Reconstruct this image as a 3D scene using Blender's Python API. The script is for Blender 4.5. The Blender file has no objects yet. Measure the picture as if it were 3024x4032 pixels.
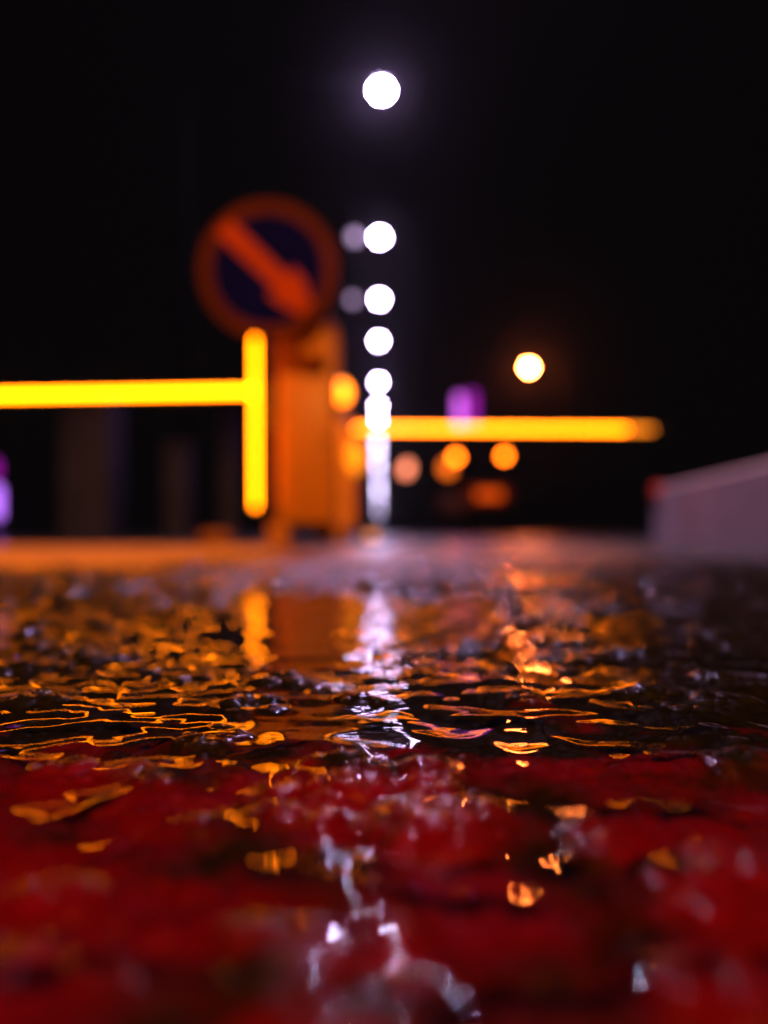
import bpy, bmesh, math, random
import numpy as np
from mathutils import Vector, Matrix

random.seed(4)
sc = bpy.context.scene
COL = sc.collection
F, CX, HY, CH = 3030.0, 1512.0, 2100.0, 0.05      # photo focal length (px), centre, horizon row, lens height (m)


def at(px, py, Y):
    """world point seen at photo pixel (px, py) at real distance Y"""
    return Vector(((px - CX) / F * Y, Y, CH + (HY - py) / F * Y))


def gx(px, Y):
    return (px - CX) / F * Y


# ------------------------------------------------------------------ materials
def mat(name, base=(.5, .5, .5), rough=.5, metal=0.0, coat=0.0, emit=None, strength=0.0, spec=.5, var=0.0, vscale=20.0, bump=0.0, bscale=60.0):
    m = bpy.data.materials.new(name)
    m.use_nodes = True
    nt = m.node_tree
    b = nt.nodes['Principled BSDF']
    b.inputs['Base Color'].default_value = (*base, 1)
    b.inputs['Roughness'].default_value = rough
    b.inputs['Metallic'].default_value = metal
    b.inputs['Specular IOR Level'].default_value = spec
    b.inputs['Coat Weight'].default_value = coat
    b.inputs['Coat Roughness'].default_value = .05
    if emit:
        b.inputs['Emission Color'].default_value = (*emit, 1)
        b.inputs['Emission Strength'].default_value = strength
    if var or bump:
        tc = nt.nodes.new('ShaderNodeTexCoord')
        n = nt.nodes.new('ShaderNodeTexNoise')
        n.inputs['Scale'].default_value = vscale
        n.inputs['Detail'].default_value = 6
        nt.links.new(tc.outputs['Object'], n.inputs['Vector'])
        if var:
            r = nt.nodes.new('ShaderNodeValToRGB')
            r.color_ramp.elements[0].position = .3
            r.color_ramp.elements[1].position = .7
            r.color_ramp.elements[0].color = (*[c * (1 - var) for c in base], 1)
            r.color_ramp.elements[1].color = (*[min(1, c * (1 + var)) for c in base], 1)
            nt.links.new(n.outputs['Fac'], r.inputs['Fac'])
            nt.links.new(r.outputs['Color'], b.inputs['Base Color'])
        if bump:
            n2 = nt.nodes.new('ShaderNodeTexNoise')
            n2.inputs['Scale'].default_value = bscale
            n2.inputs['Detail'].default_value = 5
            nt.links.new(tc.outputs['Object'], n2.inputs['Vector'])
            bp = nt.nodes.new('ShaderNodeBump')
            bp.inputs['Strength'].default_value = bump
            bp.inputs['Distance'].default_value = .004
            nt.links.new(n2.outputs['Fac'], bp.inputs['Height'])
            nt.links.new(bp.outputs['Normal'], b.inputs['Normal'])
    return m


M = {}
M['steel'] = mat('dark_painted_steel', (.006, .006, .007), .7, spec=.2, var=.3, vscale=6)
M['white_lamp'] = mat('white_lamp_glow', (.8, .8, .8), .4, emit=(.74, .52, 1.0), strength=170)
M['top_lamp'] = mat('brightest_white_lamp_glow', (.8, .8, .8), .4, emit=(.74, .50, 1.0), strength=480)
M['far_lamp'] = mat('far_lamp_glow', (.8, .8, .8), .4, emit=(.74, .58, 1.0), strength=6.2)
M['far_lamp_b'] = mat('bright_far_lamp_glow', (.8, .8, .8), .4, emit=(.78, .66, 1.0), strength=17)
M['dim_lamp'] = mat('dim_lamp_glow', (.8, .8, .8), .4, emit=(.62, .40, .66), strength=1.3)
M['sodium'] = mat('sodium_lamp_glow', (.8, .7, .5), .4, emit=(1, .17, .035), strength=560)
M['led_l'] = mat('yellow_led_tube', (.8, .6, .2), .4, emit=(1, .19, .0004), strength=20)
M['led_r'] = mat('amber_led_tube', (.8, .6, .2), .4, emit=(1, .175, .0004), strength=19)
M['led_e'] = mat('dim_amber_led_tube', (.8, .6, .2), .4, emit=(1, .22, .0004), strength=2.6)  # weaker version for the last stretch of tube
M['panel'] = mat('orange_board_glow', (.7, .2, .03), .4, emit=(1, .10, .002), strength=.9)  # glow added on the work barrier board, which is no lamp
M['cab'] = mat('orange_powder_coat', (.47, .155, .008), .45, var=.12, vscale=5, bump=.1, bscale=300)
M['block'] = mat('dirty_orange_rubber', (.22, .06, .006), .7, var=.2)
M['cab2'] = mat('worn_orange_coat', (.80, .30, .05), .5, var=.15, vscale=6)
M['rubber'] = mat('black_rubber', (.012, .011, .011), .7, var=.3)
M['sign_red'] = mat('dark_red_sheeting', (.085, .016, .005), .8, spec=.08, var=.2, vscale=7)  # rim red, darker than the stroke
M['sign_slash'] = mat('bright_red_sheeting', (.36, .045, .003), .7, spec=.1, var=.1, vscale=9)
M['sign_blue'] = mat('dark_blue_sheeting', (.001, .002, .13), .8, spec=.05, var=.2, vscale=7)
M['sign_back'] = mat('galvanised_metal', (.3, .3, .3), .5, metal=1, var=.2)
M['concrete'] = mat('pale_concrete', (.42, .38, .46), .85, var=.12, vscale=8, bump=.5, bscale=40)
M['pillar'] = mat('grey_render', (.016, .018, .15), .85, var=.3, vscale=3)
M['amber'] = mat('amber_lens_glow', (.8, .4, .1), .3, emit=(1, .20, .006), strength=9)
M['amber_dim'] = mat('dim_amber_lens_glow', (.8, .4, .1), .3, emit=(1, .16, .006), strength=2.2)
M['beacon'] = mat('orange_beacon_glow', (.8, .4, .1), .3, emit=(1, .15, .003), strength=24)
M['salmon'] = mat('salmon_lens_glow', (.8, .4, .3), .3, emit=(1, .26, .13), strength=3.6)
M['board'] = mat('orange_red_board', (.75, .14, .015), .5, var=.15)
M['board_w'] = mat('dirty_white_board', (.35, .2, .12), .5, var=.15)
M['violet'] = mat('violet_panel_glow', (.5, .3, .6), .3, emit=(.62, .10, .78), strength=1.9)
M['magenta'] = mat('magenta_panel_glow', (.5, .1, .5), .3, emit=(.38, .006, .42), strength=1.1)
M['lavender'] = mat('lavender_tube_glow', (.5, .3, .8), .3, emit=(.50, .16, 1.0), strength=2.0)
M['reflector'] = mat('red_reflector', (.6, .05, .02), .3, coat=1)
M['stud'] = mat('amber_stud_glow', (.8, .5, .1), .3, emit=(1, .28, .004), strength=1.3)


# ------------------------------------------------------------------ mesh helpers
def box(bm, c, s, rz=0.0, bev=0.0):
    r = bmesh.ops.create_cube(bm, size=1.0)
    vs = r['verts']
    bmesh.ops.scale(bm, vec=Vector(s), verts=vs)
    if bev:
        es = list({e for v in vs for e in v.link_edges})
        rr = bmesh.ops.bevel(bm, geom=es, offset=bev, segments=3, affect='EDGES', profile=.5)
        vs = list({v for f in rr['faces'] for v in f.verts} | {v for v in vs if v.is_valid})
    bmesh.ops.rotate(bm, cent=(0, 0, 0), matrix=Matrix.Rotation(rz, 3, 'Z'), verts=vs)
    bmesh.ops.translate(bm, vec=Vector(c), verts=vs)
    return vs


def rod(bm, a, b, r1, r2=None, n=24, round_ends=False):
    a, b = Vector(a), Vector(b)
    r2 = r1 if r2 is None else r2
    d = b - a
    q = d.to_track_quat('Z', 'Y').to_matrix().to_4x4()
    mt = Matrix.Translation((a + b) / 2) @ q
    bmesh.ops.create_cone(bm, cap_ends=True, segments=n, radius1=r1, radius2=r2, depth=d.length, matrix=mt)
    if round_ends:
        for p, r in ((a, r1), (b, r2)):
            bmesh.ops.create_uvsphere(bm, u_segments=n, v_segments=12, radius=r * .999, matrix=Matrix.Translation(p))


def ball(bm, c, s, n=24):
    bmesh.ops.create_uvsphere(bm, u_segments=n, v_segments=n // 2, radius=1.0,
                              matrix=Matrix.Translation(Vector(c)) @ Matrix.Diagonal((*s, 1)))


def link(name, bm, m, parent=None, smooth=True):
    me = bpy.data.meshes.new(name)
    bm.to_mesh(me)
    bm.free()
    me.materials.append(m)
    o = bpy.data.objects.new(name, me)
    COL.objects.link(o)
    if smooth:
        for p in me.polygons:
            p.use_smooth = len(p.vertices) <= 4 and True
        me.set_sharp_from_angle(angle=math.radians(35))
    if parent:
        o.parent = parent
    return o


def part(name, m, parent, fn):
    bm = bmesh.new()
    fn(bm)
    return link(name, bm, m, parent)


def thing(name, label, cat, loc, group=None, rz=0.0):
    o = bpy.data.objects.new(name, None)
    o.empty_display_size = .1
    COL.objects.link(o)
    o.location = loc
    o.rotation_euler.z = rz
    o['label'] = label
    o['category'] = cat
    if group:
        o['group'] = group
    return o


def copy_tree(o, parent=None):
    c = o.copy()
    COL.objects.link(c)
    if parent:
        c.parent = parent
    for ch in list(o.children):
        copy_tree(ch, c)
    return c


# ------------------------------------------------------------------ noise (numpy)
rng = np.random.RandomState(7)
PERM = rng.permutation(512)
GA = rng.rand(512) * 2 * math.pi
GXX, GYY = np.cos(GA), np.sin(GA)


def hsh(i, j, k=0):
    return PERM[(PERM[(i + 37 * k) & 511] + j) & 511]


def perlin(x, y, k=0):
    xi, yi = np.floor(x).astype(int), np.floor(y).astype(int)
    xf, yf = x - xi, y - yi
    u = xf * xf * xf * (xf * (xf * 6 - 15) + 10)
    v = yf * yf * yf * (yf * (yf * 6 - 15) + 10)

    def g(a, b):
        h = hsh(xi + a, yi + b, k)
        return GXX[h] * (xf - a) + GYY[h] * (yf - b)
    return ((1 - u) * (1 - v) * g(0, 0) + u * (1 - v) * g(1, 0) + (1 - u) * v * g(0, 1) + u * v * g(1, 1)) * 1.5


def fbm(x, y, octv=3, k=0):
    s, a = 0.0, 1.0
    for o in range(octv):
        s = s + a * perlin(x * 2 ** o + 11.3 * o, y * 2 ** o - 5.7 * o, k + o)
        a *= .5
    return s


R1 = rng.rand(512)
R2 = rng.rand(512)
R3 = rng.rand(512)
R4 = rng.rand(512)


def pebbles(x, y, cell, k=0, keep=.7):
    """rounded stones: dome height 0..1"""
    xs, ys = x / cell, y / cell
    xi, yi = np.floor(xs).astype(int), np.floor(ys).astype(int)
    out = np.zeros_like(x)
    for a in (-1, 0, 1):
        for b in (-1, 0, 1):
            h = hsh(xi + a, yi + b, k)
            cx, cy = xi + a + .15 + .7 * R1[h], yi + b + .15 + .7 * R2[h]
            rad = .38 + .38 * R3[h]
            dx, dy = xs - cx, ys - cy
            ang = R1[h] * 6.28
            ex = dx * np.cos(ang) + dy * np.sin(ang)
            ey = (-dx * np.sin(ang) + dy * np.cos(ang)) * 1.25
            d2 = (ex * ex + ey * ey) / (rad * rad)
            dome = np.sqrt(np.clip(1 - d2, 0, 1)) * (.45 + .55 * R4[h]) * (R2[(h * 7 + 3) & 511] < keep)
            out = np.maximum(out, dome)
    return out


def smax(a, b, k):
    h = np.clip(.5 + .5 * (a - b) / k, 0, 1)
    return b * (1 - h) + a * h + k * h * (1 - h)


def sstep(a, b, x):
    t = np.clip((x - a) / (b - a), 0, 1)
    return t * t * (3 - 2 * t)


def fields(x, y):
    """ground height, water height (water level is z = 0)"""
    r = np.sqrt(x * x + y * y)
    near = 1 - sstep(1.1, 1.8, r)
    wob = perlin(x * 9, y * 9, 40)
    # mean level: shallow puddle in front of the lens, rough ground beyond it
    centre = np.exp(-((x + .045) / .060) ** 2 - ((y - .43) / .12) ** 2)
    basin = np.exp(-((x - .035) / .05) ** 2 - ((y - .205) / .018) ** 2)
    basin2 = np.exp(-((x + .080) / .03) ** 2 - ((y - .188) / .012) ** 2)
    far = sstep(.48, .75, y + .10 * wob)
    mean = -.0028 + .0042 * far - .0050 * centre - .0040 * basin - .003 * basin2
    mean = mean + .0020 * perlin(x * 11 + 3, y * 11, 3)
    foot = 1 - sstep(.120, .170, y + .02 * wob)
    mid_x = np.exp(-((x - .004) / .022) ** 2)
    mean = mean + foot * (-.0012 + .0014 * mid_x)
    amp = np.clip(1 - .75 * centre - .6 * basin - .1 * foot, 0, 1)
    big = pebbles(x, y, .030, 1, .8)
    mid = pebbles(x, y, .013, 2, .75)
    low = mean + amp * (.0044 * big + .0022 * mid) + .0010 * amp * perlin(x * 55, y * 55, 5)
    gcell = pebbles(x, y, .0042, 3, .85) * .00075 * (1 - far) + pebbles(x, y, .007, 6, .8) * .0014 * far
    # a smooth heave in the road under the orange lamp
    pt = np.exp(-((x - .150) / .035) ** 4 - ((y - .78) / .11) ** 4)
    low = low * (1 - pt) + pt * (.0024 + .0016 * np.sin(6.283 * (y - .70) / .10 + 2.2 * perlin(x * 26, y * 10, 33)) + .0005 * perlin(x * 60, y * 30, 34))
    amp = amp * (1 - .93 * pt)
    S = low + (gcell + fbm(x * 420, y * 420, 2, 9) * .00015) * amp
    S = S * near + (1 - near) * .0015
    # water: level sheet that climbs the stones in narrow menisci, with ripples
    rip = .00052 * perlin(x * 56, y * 62, 20) + .00034 * (1 - foot) * perlin(x * 92, y * 84, 26) + .00012 * perlin(x * 120, y * 140, 21) + .00040 * perlin(x * 22, y * 30, 23)
    rip = rip * (1 - .70 * centre) + foot * (.0011 * perlin(x * 44, y * 44, 27) + .00026 * perlin(x * 90, y * 90, 30) + .00008 * perlin(x * 190, y * 190, 28) + (.000010 + .000016 * mid_x) * perlin(x * 420, y * 420, 29))
    W = smax(low + .0001 * amp, rip, .0011)
    return S, W


def polar_sheet(name, radii, thetas, zfun, material, mask=None):
    """fan-shaped sheet in world coordinates, fine near the puddle, one mesh out to the horizon"""
    Rr, T = np.meshgrid(radii, thetas, indexing='ij')
    X, Y = Rr * np.sin(T), Rr * np.cos(T)
    Z = zfun(X, Y)
    nr, nt = X.shape
    co = np.stack([X, Y, Z], -1).reshape(-1, 3).astype(np.float32)
    idx = np.arange(nr * nt).reshape(nr, nt)
    q = np.stack([idx[:-1, :-1], idx[:-1, 1:], idx[1:, 1:], idx[1:, :-1]], -1)
    if mask is not None:
        mk = mask(X, Y)
        q = q[mk[:-1, :-1] | mk[:-1, 1:] | mk[1:, 1:] | mk[1:, :-1]]
    q = q.reshape(-1, 4)
    used, inv = np.unique(q, return_inverse=True)
    co = co[used]
    q = inv.reshape(-1, 4)
    me = bpy.data.meshes.new(name)
    me.vertices.add(len(co))
    me.vertices.foreach_set('co', co.ravel())
    me.loops.add(q.size)
    me.loops.foreach_set('vertex_index', q.ravel().astype(np.int32))
    me.polygons.add(len(q))
    me.polygons.foreach_set('loop_start', np.arange(0, q.size, 4, dtype=np.int32))
    me.polygons.foreach_set('loop_total', np.full(len(q), 4, dtype=np.int32))
    me.update(calc_edges=True)
    me.validate()
    me.polygons.foreach_set('use_smooth', np.ones(len(me.polygons), dtype=bool))
    me.materials.append(material)
    o = bpy.data.objects.new(name, me)
    COL.objects.link(o)
    o['kind'] = 'structure'
    return o


# ------------------------------------------------------------------ ground and water materials
def ground_material():
    m = bpy.data.materials.new('wet_asphalt_red_foreground')
    m.use_nodes = True
    nt = m.node_tree
    N, L = nt.nodes, nt.links
    b = N['Principled BSDF']
    tc = N.new('ShaderNodeTexCoord')
    sep = N.new('ShaderNodeSeparateXYZ')
    L.new(tc.outputs['Object'], sep.inputs[0])
    # red tone: everything nearer than an uneven edge, darker in patches
    n1 = N.new('ShaderNodeTexNoise')
    n1.inputs['Scale'].default_value = 28
    n1.inputs['Detail'].default_value = 5
    L.new(tc.outputs['Object'], n1.inputs['Vector'])
    ma = N.new('ShaderNodeMath')
    ma.operation = 'MULTIPLY_ADD'
    L.new(n1.outputs['Fac'], ma.inputs[0])
    ma.inputs[1].default_value = .30
    L.new(sep.outputs['Y'], ma.inputs[2])
    edge = N.new('ShaderNodeMapRange')
    edge.inputs['From Min'].default_value = .308
    edge.inputs['From Max'].default_value = .345
    edge.inputs['To Min'].default_value = 1
    edge.inputs['To Max'].default_value = 0
    L.new(ma.outputs[0], edge.inputs['Value'])
    n2 = N.new('ShaderNodeTexNoise')
    n2.inputs['Scale'].default_value = 26
    n2.inputs['Detail'].default_value = 4
    L.new(tc.outputs['Object'], n2.inputs['Vector'])
    patchy = N.new('ShaderNodeMapRange')
    patchy.inputs['From Min'].default_value = .39
    patchy.inputs['From Max'].default_value = .53
    patchy.inputs['To Min'].default_value = .04
    patchy.inputs['To Max'].default_value = 1
    L.new(n2.outputs['Fac'], patchy.inputs['Value'])
    mu = N.new('ShaderNodeMath')
    mu.operation = 'MULTIPLY'
    L.new(edge.outputs[0], mu.inputs[0])
    L.new(patchy.outputs[0], mu.inputs[1])
    n3 = N.new('ShaderNodeTexNoise')
    n3.inputs['Scale'].default_value = 180
    n3.inputs['Detail'].default_value = 6
    L.new(tc.outputs['Object'], n3.inputs['Vector'])
    asp = N.new('ShaderNodeValToRGB')
    asp.color_ramp.elements[0].color = (.002, .002, .002, 1)
    asp.color_ramp.elements[1].color = (.012, .010, .009, 1)
    L.new(n3.outputs['Fac'], asp.inputs['Fac'])
    mix = N.new('ShaderNodeMix')
    mix.data_type = 'RGBA'
    L.new(mu.outputs[0], mix.inputs[0])
    L.new(asp.outputs['Color'], mix.inputs[6])
    mix.inputs[7].default_value = (.105, .0003, .0095, 1)
    L.new(mix.outputs[2], b.inputs['Base Color'])
    b.inputs['Roughness'].default_value = .45
    sp = N.new('ShaderNodeMapRange')
    sp.inputs['From Min'].default_value = .7
    sp.inputs['From Max'].default_value = 1.2
    sp.inputs['To Min'].default_value = .06
    sp.inputs['To Max'].default_value = .7
    L.new(sep.outputs['Y'], sp.inputs['Value'])
    L.new(sp.outputs[0], b.inputs['Specular IOR Level'])
    dry = N.new('ShaderNodeMapRange')        # only what stands out of the water carries a wet film of its own
    dry.inputs['From Min'].default_value = -.0002
    dry.inputs['From Max'].default_value = .0010
    L.new(sep.outputs['Z'], dry.inputs['Value'])
    L.new(dry.outputs[0], b.inputs['Coat Weight'])
    b.inputs['Coat IOR'].default_value = 1.4
    cr = N.new('ShaderNodeMapRange')
    cr.inputs['From Min'].default_value = .88
    cr.inputs['From Max'].default_value = 1.5
    cr.inputs['To Min'].default_value = .03
    cr.inputs['To Max'].default_value = .26
    L.new(sep.outputs['Y'], cr.inputs['Value'])
    L.new(cr.outputs[0], b.inputs['Coat Roughness'])
    bp = N.new('ShaderNodeBump')
    bp.inputs['Strength'].default_value = .25
    bp.inputs['Distance'].default_value = .002
    n4 = N.new('ShaderNodeTexNoise')
    n4.inputs['Scale'].default_value = 260
    n4.inputs['Detail'].default_value = 3
    L.new(tc.outputs['Object'], n4.inputs['Vector'])
    L.new(n4.outputs['Fac'], bp.inputs['Height'])
    L.new(bp.outputs['Normal'], b.inputs['Normal'])
    return m


def water_material():
    m = bpy.data.materials.new('clear_rain_water')
    m.use_nodes = True
    nt = m.node_tree
    N, L = nt.nodes, nt.links
    N.remove(N['Principled BSDF'])
    out = N['Material Output']
    tr = N.new('ShaderNodeBsdfTransparent')
    tr.inputs['Color'].default_value = (.93, .92, .92, 1)
    gl = N.new('ShaderNodeBsdfGlossy')
    gl.inputs['Roughness'].default_value = .015
    fr = N.new('ShaderNodeFresnel')
    fr.inputs['IOR'].default_value = 1.40
    mx = N.new('ShaderNodeMixShader')
    L.new(fr.outputs[0], mx.inputs[0])
    L.new(tr.outputs[0], mx.inputs[1])
    L.new(gl.outputs[0], mx.inputs[2])
    L.new(mx.outputs[0], out.inputs['Surface'])
    return m


fine = np.radians(np.arange(-33, 33.01, .07))
coarse_r = np.radians(np.concatenate([np.arange(33.3, 62, .3), np.arange(63, 181, 3.9)]))
thetas = np.concatenate([-coarse_r[::-1], fine, coarse_r])
r_near = .032 * 1.0038 ** np.arange(int(math.log(1.5 / .032) / math.log(1.0038)))
r_far = r_near[-1] * 1.06 ** np.arange(1, 106)
polar_sheet('ground', np.concatenate([r_near, r_far]), thetas, lambda x, y: fields(x, y)[0], ground_material())
r_w = r_near[r_near < 1.25]
polar_sheet('water', r_w, thetas, lambda x, y: fields(x, y)[1], water_material(),
            mask=lambda x, y: np.subtract(*fields(x, y)[::-1]) > -.0002)

# pale concrete strip behind the puddle on the left, carrying the barriers
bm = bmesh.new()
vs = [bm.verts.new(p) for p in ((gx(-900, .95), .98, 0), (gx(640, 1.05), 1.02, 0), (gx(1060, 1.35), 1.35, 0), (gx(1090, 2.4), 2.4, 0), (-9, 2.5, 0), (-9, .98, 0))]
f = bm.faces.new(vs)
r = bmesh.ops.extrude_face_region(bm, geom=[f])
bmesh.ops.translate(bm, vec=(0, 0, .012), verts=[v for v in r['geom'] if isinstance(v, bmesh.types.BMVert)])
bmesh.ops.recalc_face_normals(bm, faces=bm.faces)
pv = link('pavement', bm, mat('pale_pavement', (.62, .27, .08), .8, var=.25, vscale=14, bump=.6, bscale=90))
pv['kind'] = 'structure'

# ------------------------------------------------------------------ nearer barrier
B = at(1200, 2147, 3.2)
B.z = 0
b1 = thing('parking_barrier', 'orange parking barrier cabinet with glowing yellow upright tube and long lit arm to the left', 'barrier', B)


def L1(px, py, dy=0.0):
    p = at(px, py, 3.2)
    return Vector((p.x - B.x, dy, p.z - B.z))


def cab(bm):
    a, c = L1(1085, 1262), L1(1322, 2065)
    box(bm, ((a.x + c.x) / 2, .14, (a.z + c.z) / 2), (c.x - a.x, .26, a.z - c.z), bev=.022)


cabinet = part('cabinet', M['cab'], b1, cab)
part('door', M['cab'], cabinet, lambda bm: box(bm, L1(1204, 1760, .006), (.19, .008, .46), bev=.003))
part('lock', M['rubber'], cabinet, lambda bm: rod(bm, L1(1285, 1740, .004), L1(1285, 1740, -.008), .012))
part('leg', M['cab'], b1, lambda bm: box(bm, L1(1090, 2105, .10), (.085, .16, .095), bev=.008))
part('leg', M['cab'], b1, lambda bm: box(bm, L1(1318, 2092, .16), (.06, .10, .07), bev=.008))


def upright(bm):
    rod(bm, L1(1007, 1335, -.02), L1(1009, 1992, -.02), .0092, round_ends=True)


part('light_tube', M['led_l'], b1, upright)
part('tube_bracket', M['rubber'], b1, lambda bm: box(bm, (L1(1045, 1600).x, .03, L1(1045, 1600).z), (.07, .03, .20), bev=.005))
arm = part('barrier_arm', M['steel'], b1, lambda bm: (box(bm, (L1(-60, 1560).x / 2 + L1(990, 1543).x / 2, .03, (L1(-60, 1560).z + L1(990, 1543).z) / 2), (.02, .02, .02)),
                                                     rod(bm, L1(1030, 1543, .02), L1(-1400, 1586, -.02), .022)))
part('light_tube', M['led_l'], arm, lambda bm: rod(bm, L1(1000, 1543, -.012), L1(-1400, 1588, -.052), .0115, round_ends=True))

# ------------------------------------------------------------------ farther barrier
B2 = at(1350, 2130, 4.4)
B2.z = 0
b2 = thing('parking_barrier', 'farther orange barrier half hidden behind the cabinet, its lit arm reaching right', 'barrier', B2)


def L2(px, py, dy=0.0):
    p = at(px, py, 4.4)
    return Vector((p.x - B2.x, dy, p.z - B2.z))


def cab2(bm):
    a, c = L2(1225, 1640), L2(1395, 2085)
    box(bm, ((a.x + c.x) / 2, .16, (a.z + c.z) / 2), (c.x - a.x, .24, a.z - c.z), bev=.03)


part('cabinet', M['cab2'], b2, cab2)
part('foot', M['rubber'], b2, lambda bm: box(bm, L2(1310, 2112, .16), (.2, .2, .07), bev=.006))
part('warning_lamp', M['amber'], b2, lambda bm: ball(bm, L2(1336, 1540, .05), (.06, .06, .065)))
part('lamp_stem', M['rubber'], b2, lambda bm: rod(bm, L2(1336, 1645, .05), L2(1336, 1585, .05), .02))
part('lit_button', M['stud'], b2, lambda bm: ball(bm, L2(1400, 1800, .03), (.05, .02, .09)))
arm2 = part('barrier_arm', M['steel'], b2, lambda bm: rod(bm, L2(1370, 1687, .03), L2(2640, 1684, .10), .02))
part('light_tube', M['led_r'], arm2, lambda bm: (rod(bm, L2(1408, 1687, -.005), L2(2480, 1684, .07), .0108), ball(bm, L2(1408, 1687, -.005), (.0107, .0107, .0107))))
part('tube_end', M['led_e'], arm2, lambda bm: rod(bm, L2(2481, 1684, .07), L2(2590, 1684, .078), .0150, .010))

# ------------------------------------------------------------------ no-parking sign
SC = at(1056, 1062, 3.05)
sg = thing('no_parking_sign', 'round dark blue no parking sign with red rim and one diagonal red stroke', 'sign', (SC.x, SC.y, SC.z))


def disc(r1, r0, y0, y1, n=72):
    def fn(bm):
        rings = []
        for (r, y) in ((r0, y0), (r1, y0), (r1, y1), (r0, y1)):
            rings.append([bm.verts.new((r * math.sin(2 * math.pi * i / n), y, r * math.cos(2 * math.pi * i / n))) for i in range(n)])
        for k in range(4):
            a, b = rings[k], rings[(k + 1) % 4]
            for i in range(n):
                bm.faces.new((a[i], a[(i + 1) % n], b[(i + 1) % n], b[i]))
        bmesh.ops.recalc_face_normals(bm, faces=bm.faces)
    return fn


part('backing_plate', M['sign_back'], sg, lambda bm: rod(bm, (0, .002, 0), (0, .006, 0), .272, n=72))
part('rim', M['sign_red'], sg, disc(.274, .222, -.006, .0015))
part('blue_field', M['sign_blue'], sg, lambda bm: rod(bm, (0, -.002, 0), (0, .0015, 0), .2215, n=72))


def slash(bm):
    u = Vector((.72, 0, -.69)).normalized()
    w = Vector((-u.z, 0, u.x))
    pts = [(-.245, -.040), (-.245, .040), (-.02, .036), (.07, .036), (.07, .074), (.13, .068), (.225, .02), (.225, -.04), (.13, -.068), (.07, -.074), (.07, -.036), (-.02, -.036)]
    lo = [bm.verts.new(u * a + w * b + Vector((0, -.003, 0))) for a, b in pts]
    hi = [bm.verts.new(u * a + w * b + Vector((0, -.0085, 0))) for a, b in pts]
    bm.faces.new(lo)
    bm.faces.new(hi[::-1])
    n = len(pts)
    for i in range(n):
        bm.faces.new((lo[i], lo[(i + 1) % n], hi[(i + 1) % n], hi[i]))
    bmesh.ops.recalc_face_normals(bm, faces=bm.faces)


part('diagonal_stroke', M['sign_slash'], sg, slash)
part('mounting_post', M['cab'], sg, lambda bm: box(bm, (.17, .10, -.16), (.12, .05, .34), bev=.01))
part('bracket', M['sign_back'], sg, lambda bm: box(bm, (.12, .04, -.05), (.2, .065, .03), bev=.004))

# ------------------------------------------------------------------ white street lamps
H = 10.0
near_z = [17.37, 26.0, 32.9, 40.0, 50.9, 60.6, 67.4]
near_x = [1502, 1495, 1494, 1491, 1490, 1489, 1488]
near_lab = ['topmost and largest of the white street lamps in the vertical row',
            'second white street lamp from the top, brighter than the dim violet lamp at its left',
            'third white street lamp from the top, level with the slash of the round sign',
            'fourth white street lamp from the top, alone above the merging lamps',
            'fifth white street lamp from the top, the first one below the gap',
            'sixth white street lamp, touching the one above and the yellow arm below',
            'seventh white street lamp, shining through the upper edge of the right yellow arm']


def lamp_parts(root, rad, glow, reach=-4.4):
    part('post', M['steel'], root, lambda bm: (rod(bm, (reach, 0, 0), (reach, 0, H + .35), .085, .05, n=12), rod(bm, (reach, 0, 0), (reach, 0, .5), .12, .11, n=12)))
    part('arm', M['steel'], root, lambda bm: rod(bm, (reach, 0, H + .33), (0, 0, H + rad * .85 + .06), .04, .03, n=10))
    hd = part('lamp_head', M['steel'], root, lambda bm: (rod(bm, (0, 0, H + rad * .80), (0, 0, H + rad * .80 + .1), rad * 1.05, rad * .5, n=20)))
    part('lens', glow, hd, lambda bm: ball(bm, (0, 0, H), (rad, rad, rad * .88)))
    return root


base = None
for i, (z, px) in enumerate(zip(near_z, near_x)):
    if base is None:
        t = base = lamp_parts(thing('street_lamp', near_lab[0], 'street lamp', (0, 0, 0), 'white street lamps in a row'), .155, M['top_lamp'])
        for hd in base.children:
            for ln in hd.children:
                dimmer = ln.data.copy()
                dimmer.materials[0] = M['white_lamp']
    else:
        t = copy_tree(base)
        t['label'] = near_lab[i]
        for hd in t.children:
            for ln in hd.children:
                ln.data = dimmer
    t.location = (gx(px, z), z, CH)
    if i in (1, 2):                      # the twin-headed posts carry a small dim lamp on the arm
        q = at(1395 if i == 1 else 1388, 933 if i == 1 else 1180, z)
        part('dim_lamp', M['dim_lamp'], t, lambda bm: ball(bm, (q.x - t.location.x, 0, q.z - t.location.z), (.16, .16, .18)))
far = None
z = 76.0
while z < 470:
    if far is None:
        t = far = lamp_parts(thing('street_lamp', 'lilac white lamp merged into the column at the far low end of the lamp row', 'street lamp', (0, 0, 0), 'far street lamps merging in the row'), .30, M['far_lamp'])
    else:
        t = copy_tree(far)
        if random.random() < .3:         # some of the lamps in the row are made brighter at random
            ln = [c for h in t.children for c in h.children][0]
            ln.data = ln.data.copy()
            ln.data.materials[0] = M['far_lamp_b']
    t.location = (gx(1488, z) if z < 130 else gx(1491, z), z, CH)
    z += 8.2 if z < 200 else 11
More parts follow.
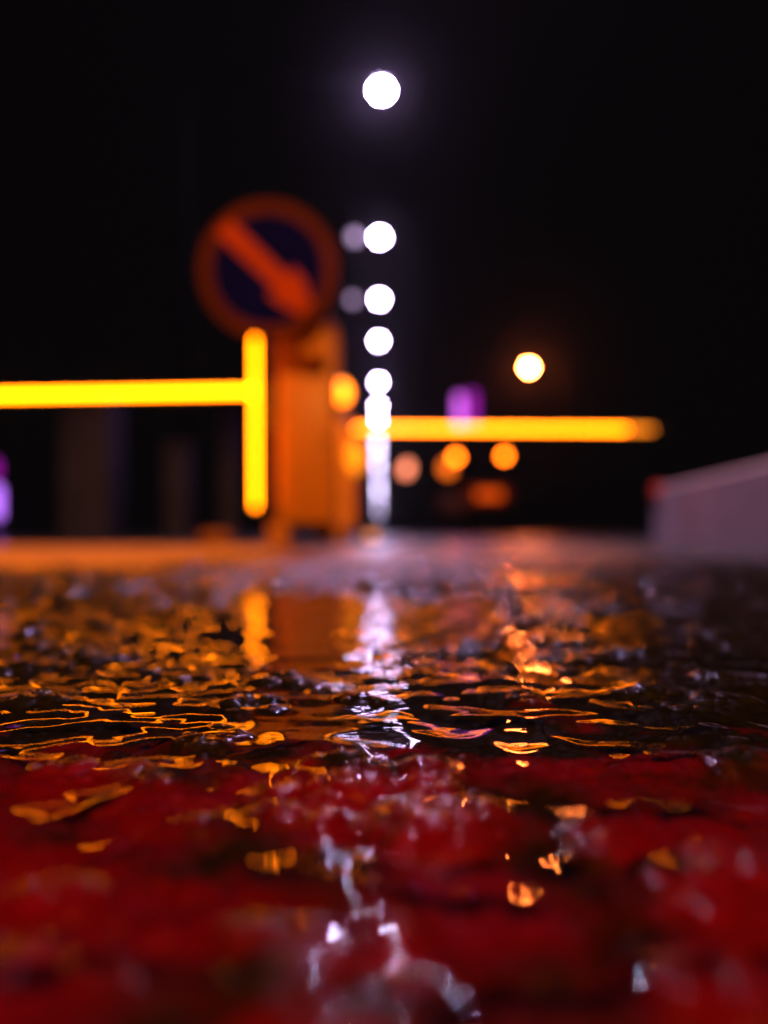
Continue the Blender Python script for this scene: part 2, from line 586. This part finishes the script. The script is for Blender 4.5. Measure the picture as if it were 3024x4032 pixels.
# the row goes on above the frame
over = lamp_parts(thing('street_lamp', '', 'street lamp', (0, 0, 0), 'white street lamps in a row'), .155, M['top_lamp'], -7.0)
over.location = (gx(1502, 9.4) + .3, 9.4, CH)
over['label'] = 'white street lamp of the same row standing nearest, its head above the picture'
ld = bpy.data.lights.new('added_wall_spot', 'SPOT')  # added spot, aimed at the low wall to brighten it
ld.energy = 2800
ld.color = (.88, .56, .95)
ld.spot_size = math.radians(27)
ld.spot_blend = .5
ld.shadow_soft_size = .12
lo = bpy.data.objects.new('added_wall_spot', ld)
COL.objects.link(lo)
lo.parent = over
lo.location = (0, 0, H - .25)
lo.rotation_euler = (Vector((1.9, 3.9, .2)) - Vector((gx(1502, 9.4) + .3, 9.4, H - .2))).to_track_quat('-Z', 'Y').to_euler()

# ------------------------------------------------------------------ orange sodium lamp, and an unseen one added behind the viewer
Z = 37.0
p = at(2083, 1447, Z)
so = thing('street_lamp', 'single orange street lamp glowing alone above the right yellow arm', 'street lamp', (p.x, Z, 0))
part('post', M['steel'], so, lambda bm: rod(bm, (1.6, 0, 0), (1.6, 0, p.z + .4), .09, .05, n=12))
part('arm', M['steel'], so, lambda bm: rod(bm, (1.6, 0, p.z + .38), (0, 0, p.z + .2), .04, .03, n=10))
hd = part('lamp_head', M['steel'], so, lambda bm: rod(bm, (0, 0, p.z + .13), (0, 0, p.z + .26), .2, .1, n=20))
part('lens', M['sodium'], hd, lambda bm: ball(bm, (0, 0, p.z), (.17, .17, .16)))
sb = copy_tree(so)  # unseen copy, added for its light
sb.location = (2.6 - 1.6, -6.5, 0)
sb['label'] = 'unseen orange lamp added behind the viewer to light the cabinet and the puddle'
sl = bpy.data.lights.new('added_sodium_spot', 'SPOT')  # added spot that lights cabinet, sign and red ground
sl.energy = 7000
sl.color = (1, .38, .06)
sl.spot_size = math.radians(37)
sl.spot_blend = .35
sl.shadow_soft_size = .15
slo = bpy.data.objects.new('added_sodium_spot', sl)
COL.objects.link(slo)
slo.parent = sb
slo.location = (0, 0, p.z - .25)
d = Vector((-.35, 2.4, .45)) - Vector((1.0, -6.5, p.z - .25))
slo.rotation_euler = d.to_track_quat('-Z', 'Y').to_euler()

# ------------------------------------------------------------------ amber warning lamps and work barriers
G2 = 'amber lamps of the roadworks'


def work_barrier(label, Y, x0, x1, ytop, board_h, lamps, mats, boardmat):
    c = at((x0 + x1) / 2, HY, Y)
    root = thing('work_barrier', label, 'barrier', (c.x, Y, 0.0))

    def loc(px, py, dy=0.0):
        q = at(px, py, Y)
        return Vector((q.x - c.x, dy, q.z))
    a, b = loc(x0, ytop), loc(x1, ytop)
    part('board', boardmat, root, lambda bm: box(bm, ((a.x + b.x) / 2, 0, a.z - board_h / 2), (b.x - a.x, .03, board_h), bev=.008))
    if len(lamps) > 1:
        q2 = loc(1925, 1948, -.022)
        part('added_glow_panel', M['panel'], root, lambda bm: box(bm, q2, (.36, .012, .12), bev=.004))  # added glow in place of light falling on the board
    for s in (a.x + .06, b.x - .06):
        part('leg', M['steel'], root, lambda bm: (rod(bm, (s, .03, a.z), (s, .03, .02), .02, n=10), box(bm, (s, .03, .03), (.07, .5, .05), bev=.01)))
    for (px, py, r), mm in zip(lamps, mats):
        q = loc(px, py)
        lb = part('warning_lamp', mm, root, lambda bm: ball(bm, q, (r, r * .6, r)))
        part('lamp_mount', M['steel'], lb, lambda bm: box(bm, (q.x, .06, (q.z + a.z) / 2), (.06, .05, abs(q.z - a.z) + .02), bev=.005))
    return root


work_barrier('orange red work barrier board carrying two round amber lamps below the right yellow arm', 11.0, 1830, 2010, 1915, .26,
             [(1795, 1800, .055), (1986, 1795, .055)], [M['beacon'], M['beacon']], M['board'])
work_barrier('dim work barrier just behind, with one faint brownish orange lamp', 13.0, 1730, 1850, 1950, .3,
             [(1765, 1843, .13)], [M['amber_dim']], M['board_w'])
Zs = 15.0
p = at(1600, 1848, Zs)
be = thing('warning_beacon', 'salmon pink round beacon on a thin post right of the white lamp column', 'beacon', (p.x, Zs, 0))
part('post', M['steel'], be, lambda bm: rod(bm, (0, 0, 0), (0, 0, p.z - .1), .03, n=10))
part('foot', M['rubber'], be, lambda bm: box(bm, (0, 0, .04), (.4, .4, .08), bev=.01))
part('lens', M['salmon'], be, lambda bm: (ball(bm, (-.01, 0, p.z - .02), (.10, .06, .12)), ball(bm, (.02, .0, p.z + .05), (.09, .06, .1))))

# ------------------------------------------------------------------ violet illuminated signs
Zt = 30.0
p = at(1832, 1700, Zt)
tv = thing('illuminated_sign', 'tall violet and magenta lit sign panel standing behind the right yellow arm', 'sign', (p.x, Zt, 0))
part('post', M['steel'], tv, lambda bm: rod(bm, (0, .1, 0), (0, .1, p.z), .09, n=12))
top = at(1832, 1560, Zt).z
w1, w2 = gx(1800, Zt) - p.x, gx(1868, Zt) - p.x
part('violet_panel', M['violet'], tv, lambda bm: box(bm, (w1 + .1, 0, (p.z + top) / 2 + .05), (.34, .12, top - p.z), bev=.04))
part('magenta_panel', M['magenta'], tv, lambda bm: box(bm, (w2 - .06, .13, (p.z + top) / 2 + .1), (.32, .12, top - p.z + .2), bev=.04))
Zl = 12.0
p0 = at(-10, 2080, Zl)
tl = thing('light_column', 'lavender glowing light column cut by the left edge of the picture', 'lamp', (p0.x, Zl, 0))
part('base', M['steel'], tl, lambda bm: rod(bm, (0, 0, 0), (0, 0, at(0, 2040, Zl).z), .12, n=16))
part('glow_tube', M['lavender'], tl, lambda bm: rod(bm, (-.02, 0, at(0, 2040, Zl).z), (-.02, 0, at(0, 1930, Zl).z), .085, n=24, round_ends=True))
part('upper_tube', M['magenta'], tl, lambda bm: rod(bm, (-.06, 0, at(0, 1860, Zl).z), (-.06, 0, at(0, 1830, Zl).z), .08, n=24, round_ends=True))

# ------------------------------------------------------------------ pale pillars on the left
for px, w, ytop, Y, lab in ((366, 185, 1560, 8.0, 'broad pale pillar below the left yellow arm, widest of the dim pillars'),
                            (700, 90, 1760, 9.0, 'narrow pale pillar between the broad pillar and the yellow upright'),
                            (905, 70, 1640, 9.5, 'faint thin pillar close to the left of the yellow upright')):
    pp = thing('pillar', lab, 'pillar', (gx(px, Y), Y, 0), 'dim pillars under the left arm')
    pp['kind'] = 'thing'
    wm = w / F * Y
    hh = at(px, ytop, Y).z
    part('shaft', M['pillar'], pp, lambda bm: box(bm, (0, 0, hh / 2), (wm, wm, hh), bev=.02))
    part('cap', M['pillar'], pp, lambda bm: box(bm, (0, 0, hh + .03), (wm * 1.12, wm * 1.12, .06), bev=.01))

# ------------------------------------------------------------------ low wall on the right
wl = thing('low_wall', 'low pale concrete wall at the right edge with a small red reflector', 'wall', (1.745, 5.0, 0))


wl['kind'] = 'thing'


def wallmesh(bm):
    prof = [(0, 0), (.012, .2), (.018, .325), (.04, .345), (.24, .345), (.262, .325), (.27, .2), (.28, 0)]
    a = [bm.verts.new((x, 0, z)) for x, z in prof]
    b = [bm.verts.new((x - .365, -3.4, z)) for x, z in prof]
    n = len(prof)
    bm.faces.new(a)
    bm.faces.new(b[::-1])
    for i in range(n):
        bm.faces.new((a[i], a[(i + 1) % n], b[(i + 1) % n], b[i]))
    bmesh.ops.recalc_face_normals(bm, faces=bm.faces)


part('wall_body', M['concrete'], wl, wallmesh)
part('reflector', M['reflector'], wl, lambda bm: (rod(bm, (.02, -.06, .32), (-.02, -.06, .32), .035), box(bm, (.01, -.06, .32), (.03, .1, .09), bev=.008)))

# ------------------------------------------------------------------ small things at the foot of the barriers
p = at(1462, 2108, 3.6)
st = thing('road_stud', 'small amber glowing marker on the ground below the white lamp column', 'road stud', (p.x, 3.6, .001))
part('base', M['rubber'], st, lambda bm: box(bm, (0, 0, .012), (.11, .11, .024), bev=.006))
part('lens', M['stud'], st, lambda bm: ball(bm, (0, 0, .036), (.032, .032, .016)))
p = at(852, 2125, 3.0)
bk = thing('wheel_stop', 'small orange block on the pavement left of the barrier foot', 'wheel stop', (p.x, 3.0, 0))
part('block', M['block'], bk, lambda bm: box(bm, (0, 0, .03), (.12, .10, .06), bev=.02))
part('base_pad', M['rubber'], bk, lambda bm: box(bm, (0, 0, .003), (.15, .13, .006), bev=.001))

# ------------------------------------------------------------------ damp night air
bm = bmesh.new()
box(bm, (0, 0, 6.0), (1480, 1480, 14.0))
hm = bpy.data.materials.new('damp_night_air')
hm.use_nodes = True
hm.node_tree.nodes.remove(hm.node_tree.nodes['Principled BSDF'])
pvn = hm.node_tree.nodes.new('ShaderNodeVolumePrincipled')
pvn.inputs['Color'].default_value = (.9, .85, .95, 1)
pvn.inputs['Density'].default_value = .00045
pvn.inputs['Anisotropy'].default_value = .955
hm.node_tree.links.new(pvn.outputs[0], hm.node_tree.nodes['Material Output'].inputs['Volume'])
hz = link('haze', bm, hm, smooth=False)
hz['kind'] = 'stuff'

# ------------------------------------------------------------------ night sky
w = bpy.data.worlds.new('World')
sc.world = w
w.use_nodes = True
bg = w.node_tree.nodes['Background']
bg.inputs['Color'].default_value = (.55, .42, .5, 1)
bg.inputs['Strength'].default_value = .0040

# ------------------------------------------------------------------ camera
cam = bpy.data.cameras.new('camera')
co = bpy.data.objects.new('camera', cam)
COL.objects.link(co)
co.location = (0, 0, CH)
co.rotation_euler = (math.radians(90), 0, 0)
cam.sensor_fit = 'VERTICAL'
cam.sensor_height = 36
cam.lens = F * 36 / 4032
cam.shift_y = (HY - 2016) / 4032
cam.clip_start = .005
cam.clip_end = 5000
cam.dof.use_dof = True
cam.dof.focus_distance = .20
cam.dof.aperture_fstop = 4.1
sc.camera = co

sc.render.engine = 'CYCLES'
sc.view_settings.view_transform = 'Standard'
sc.view_settings.look = 'None'
sc.view_settings.exposure = 0
sc.cycles.use_denoising = True
sc.cycles.use_adaptive_sampling = False
sc.cycles.max_bounces = 8
sc.cycles.glossy_bounces = 5
sc.cycles.volume_bounces = 0
sc.cycles.transparent_max_bounces = 8
sc.cycles.caustics_reflective = False
sc.cycles.caustics_refractive = False
sc.cycles.sample_clamp_indirect = 25
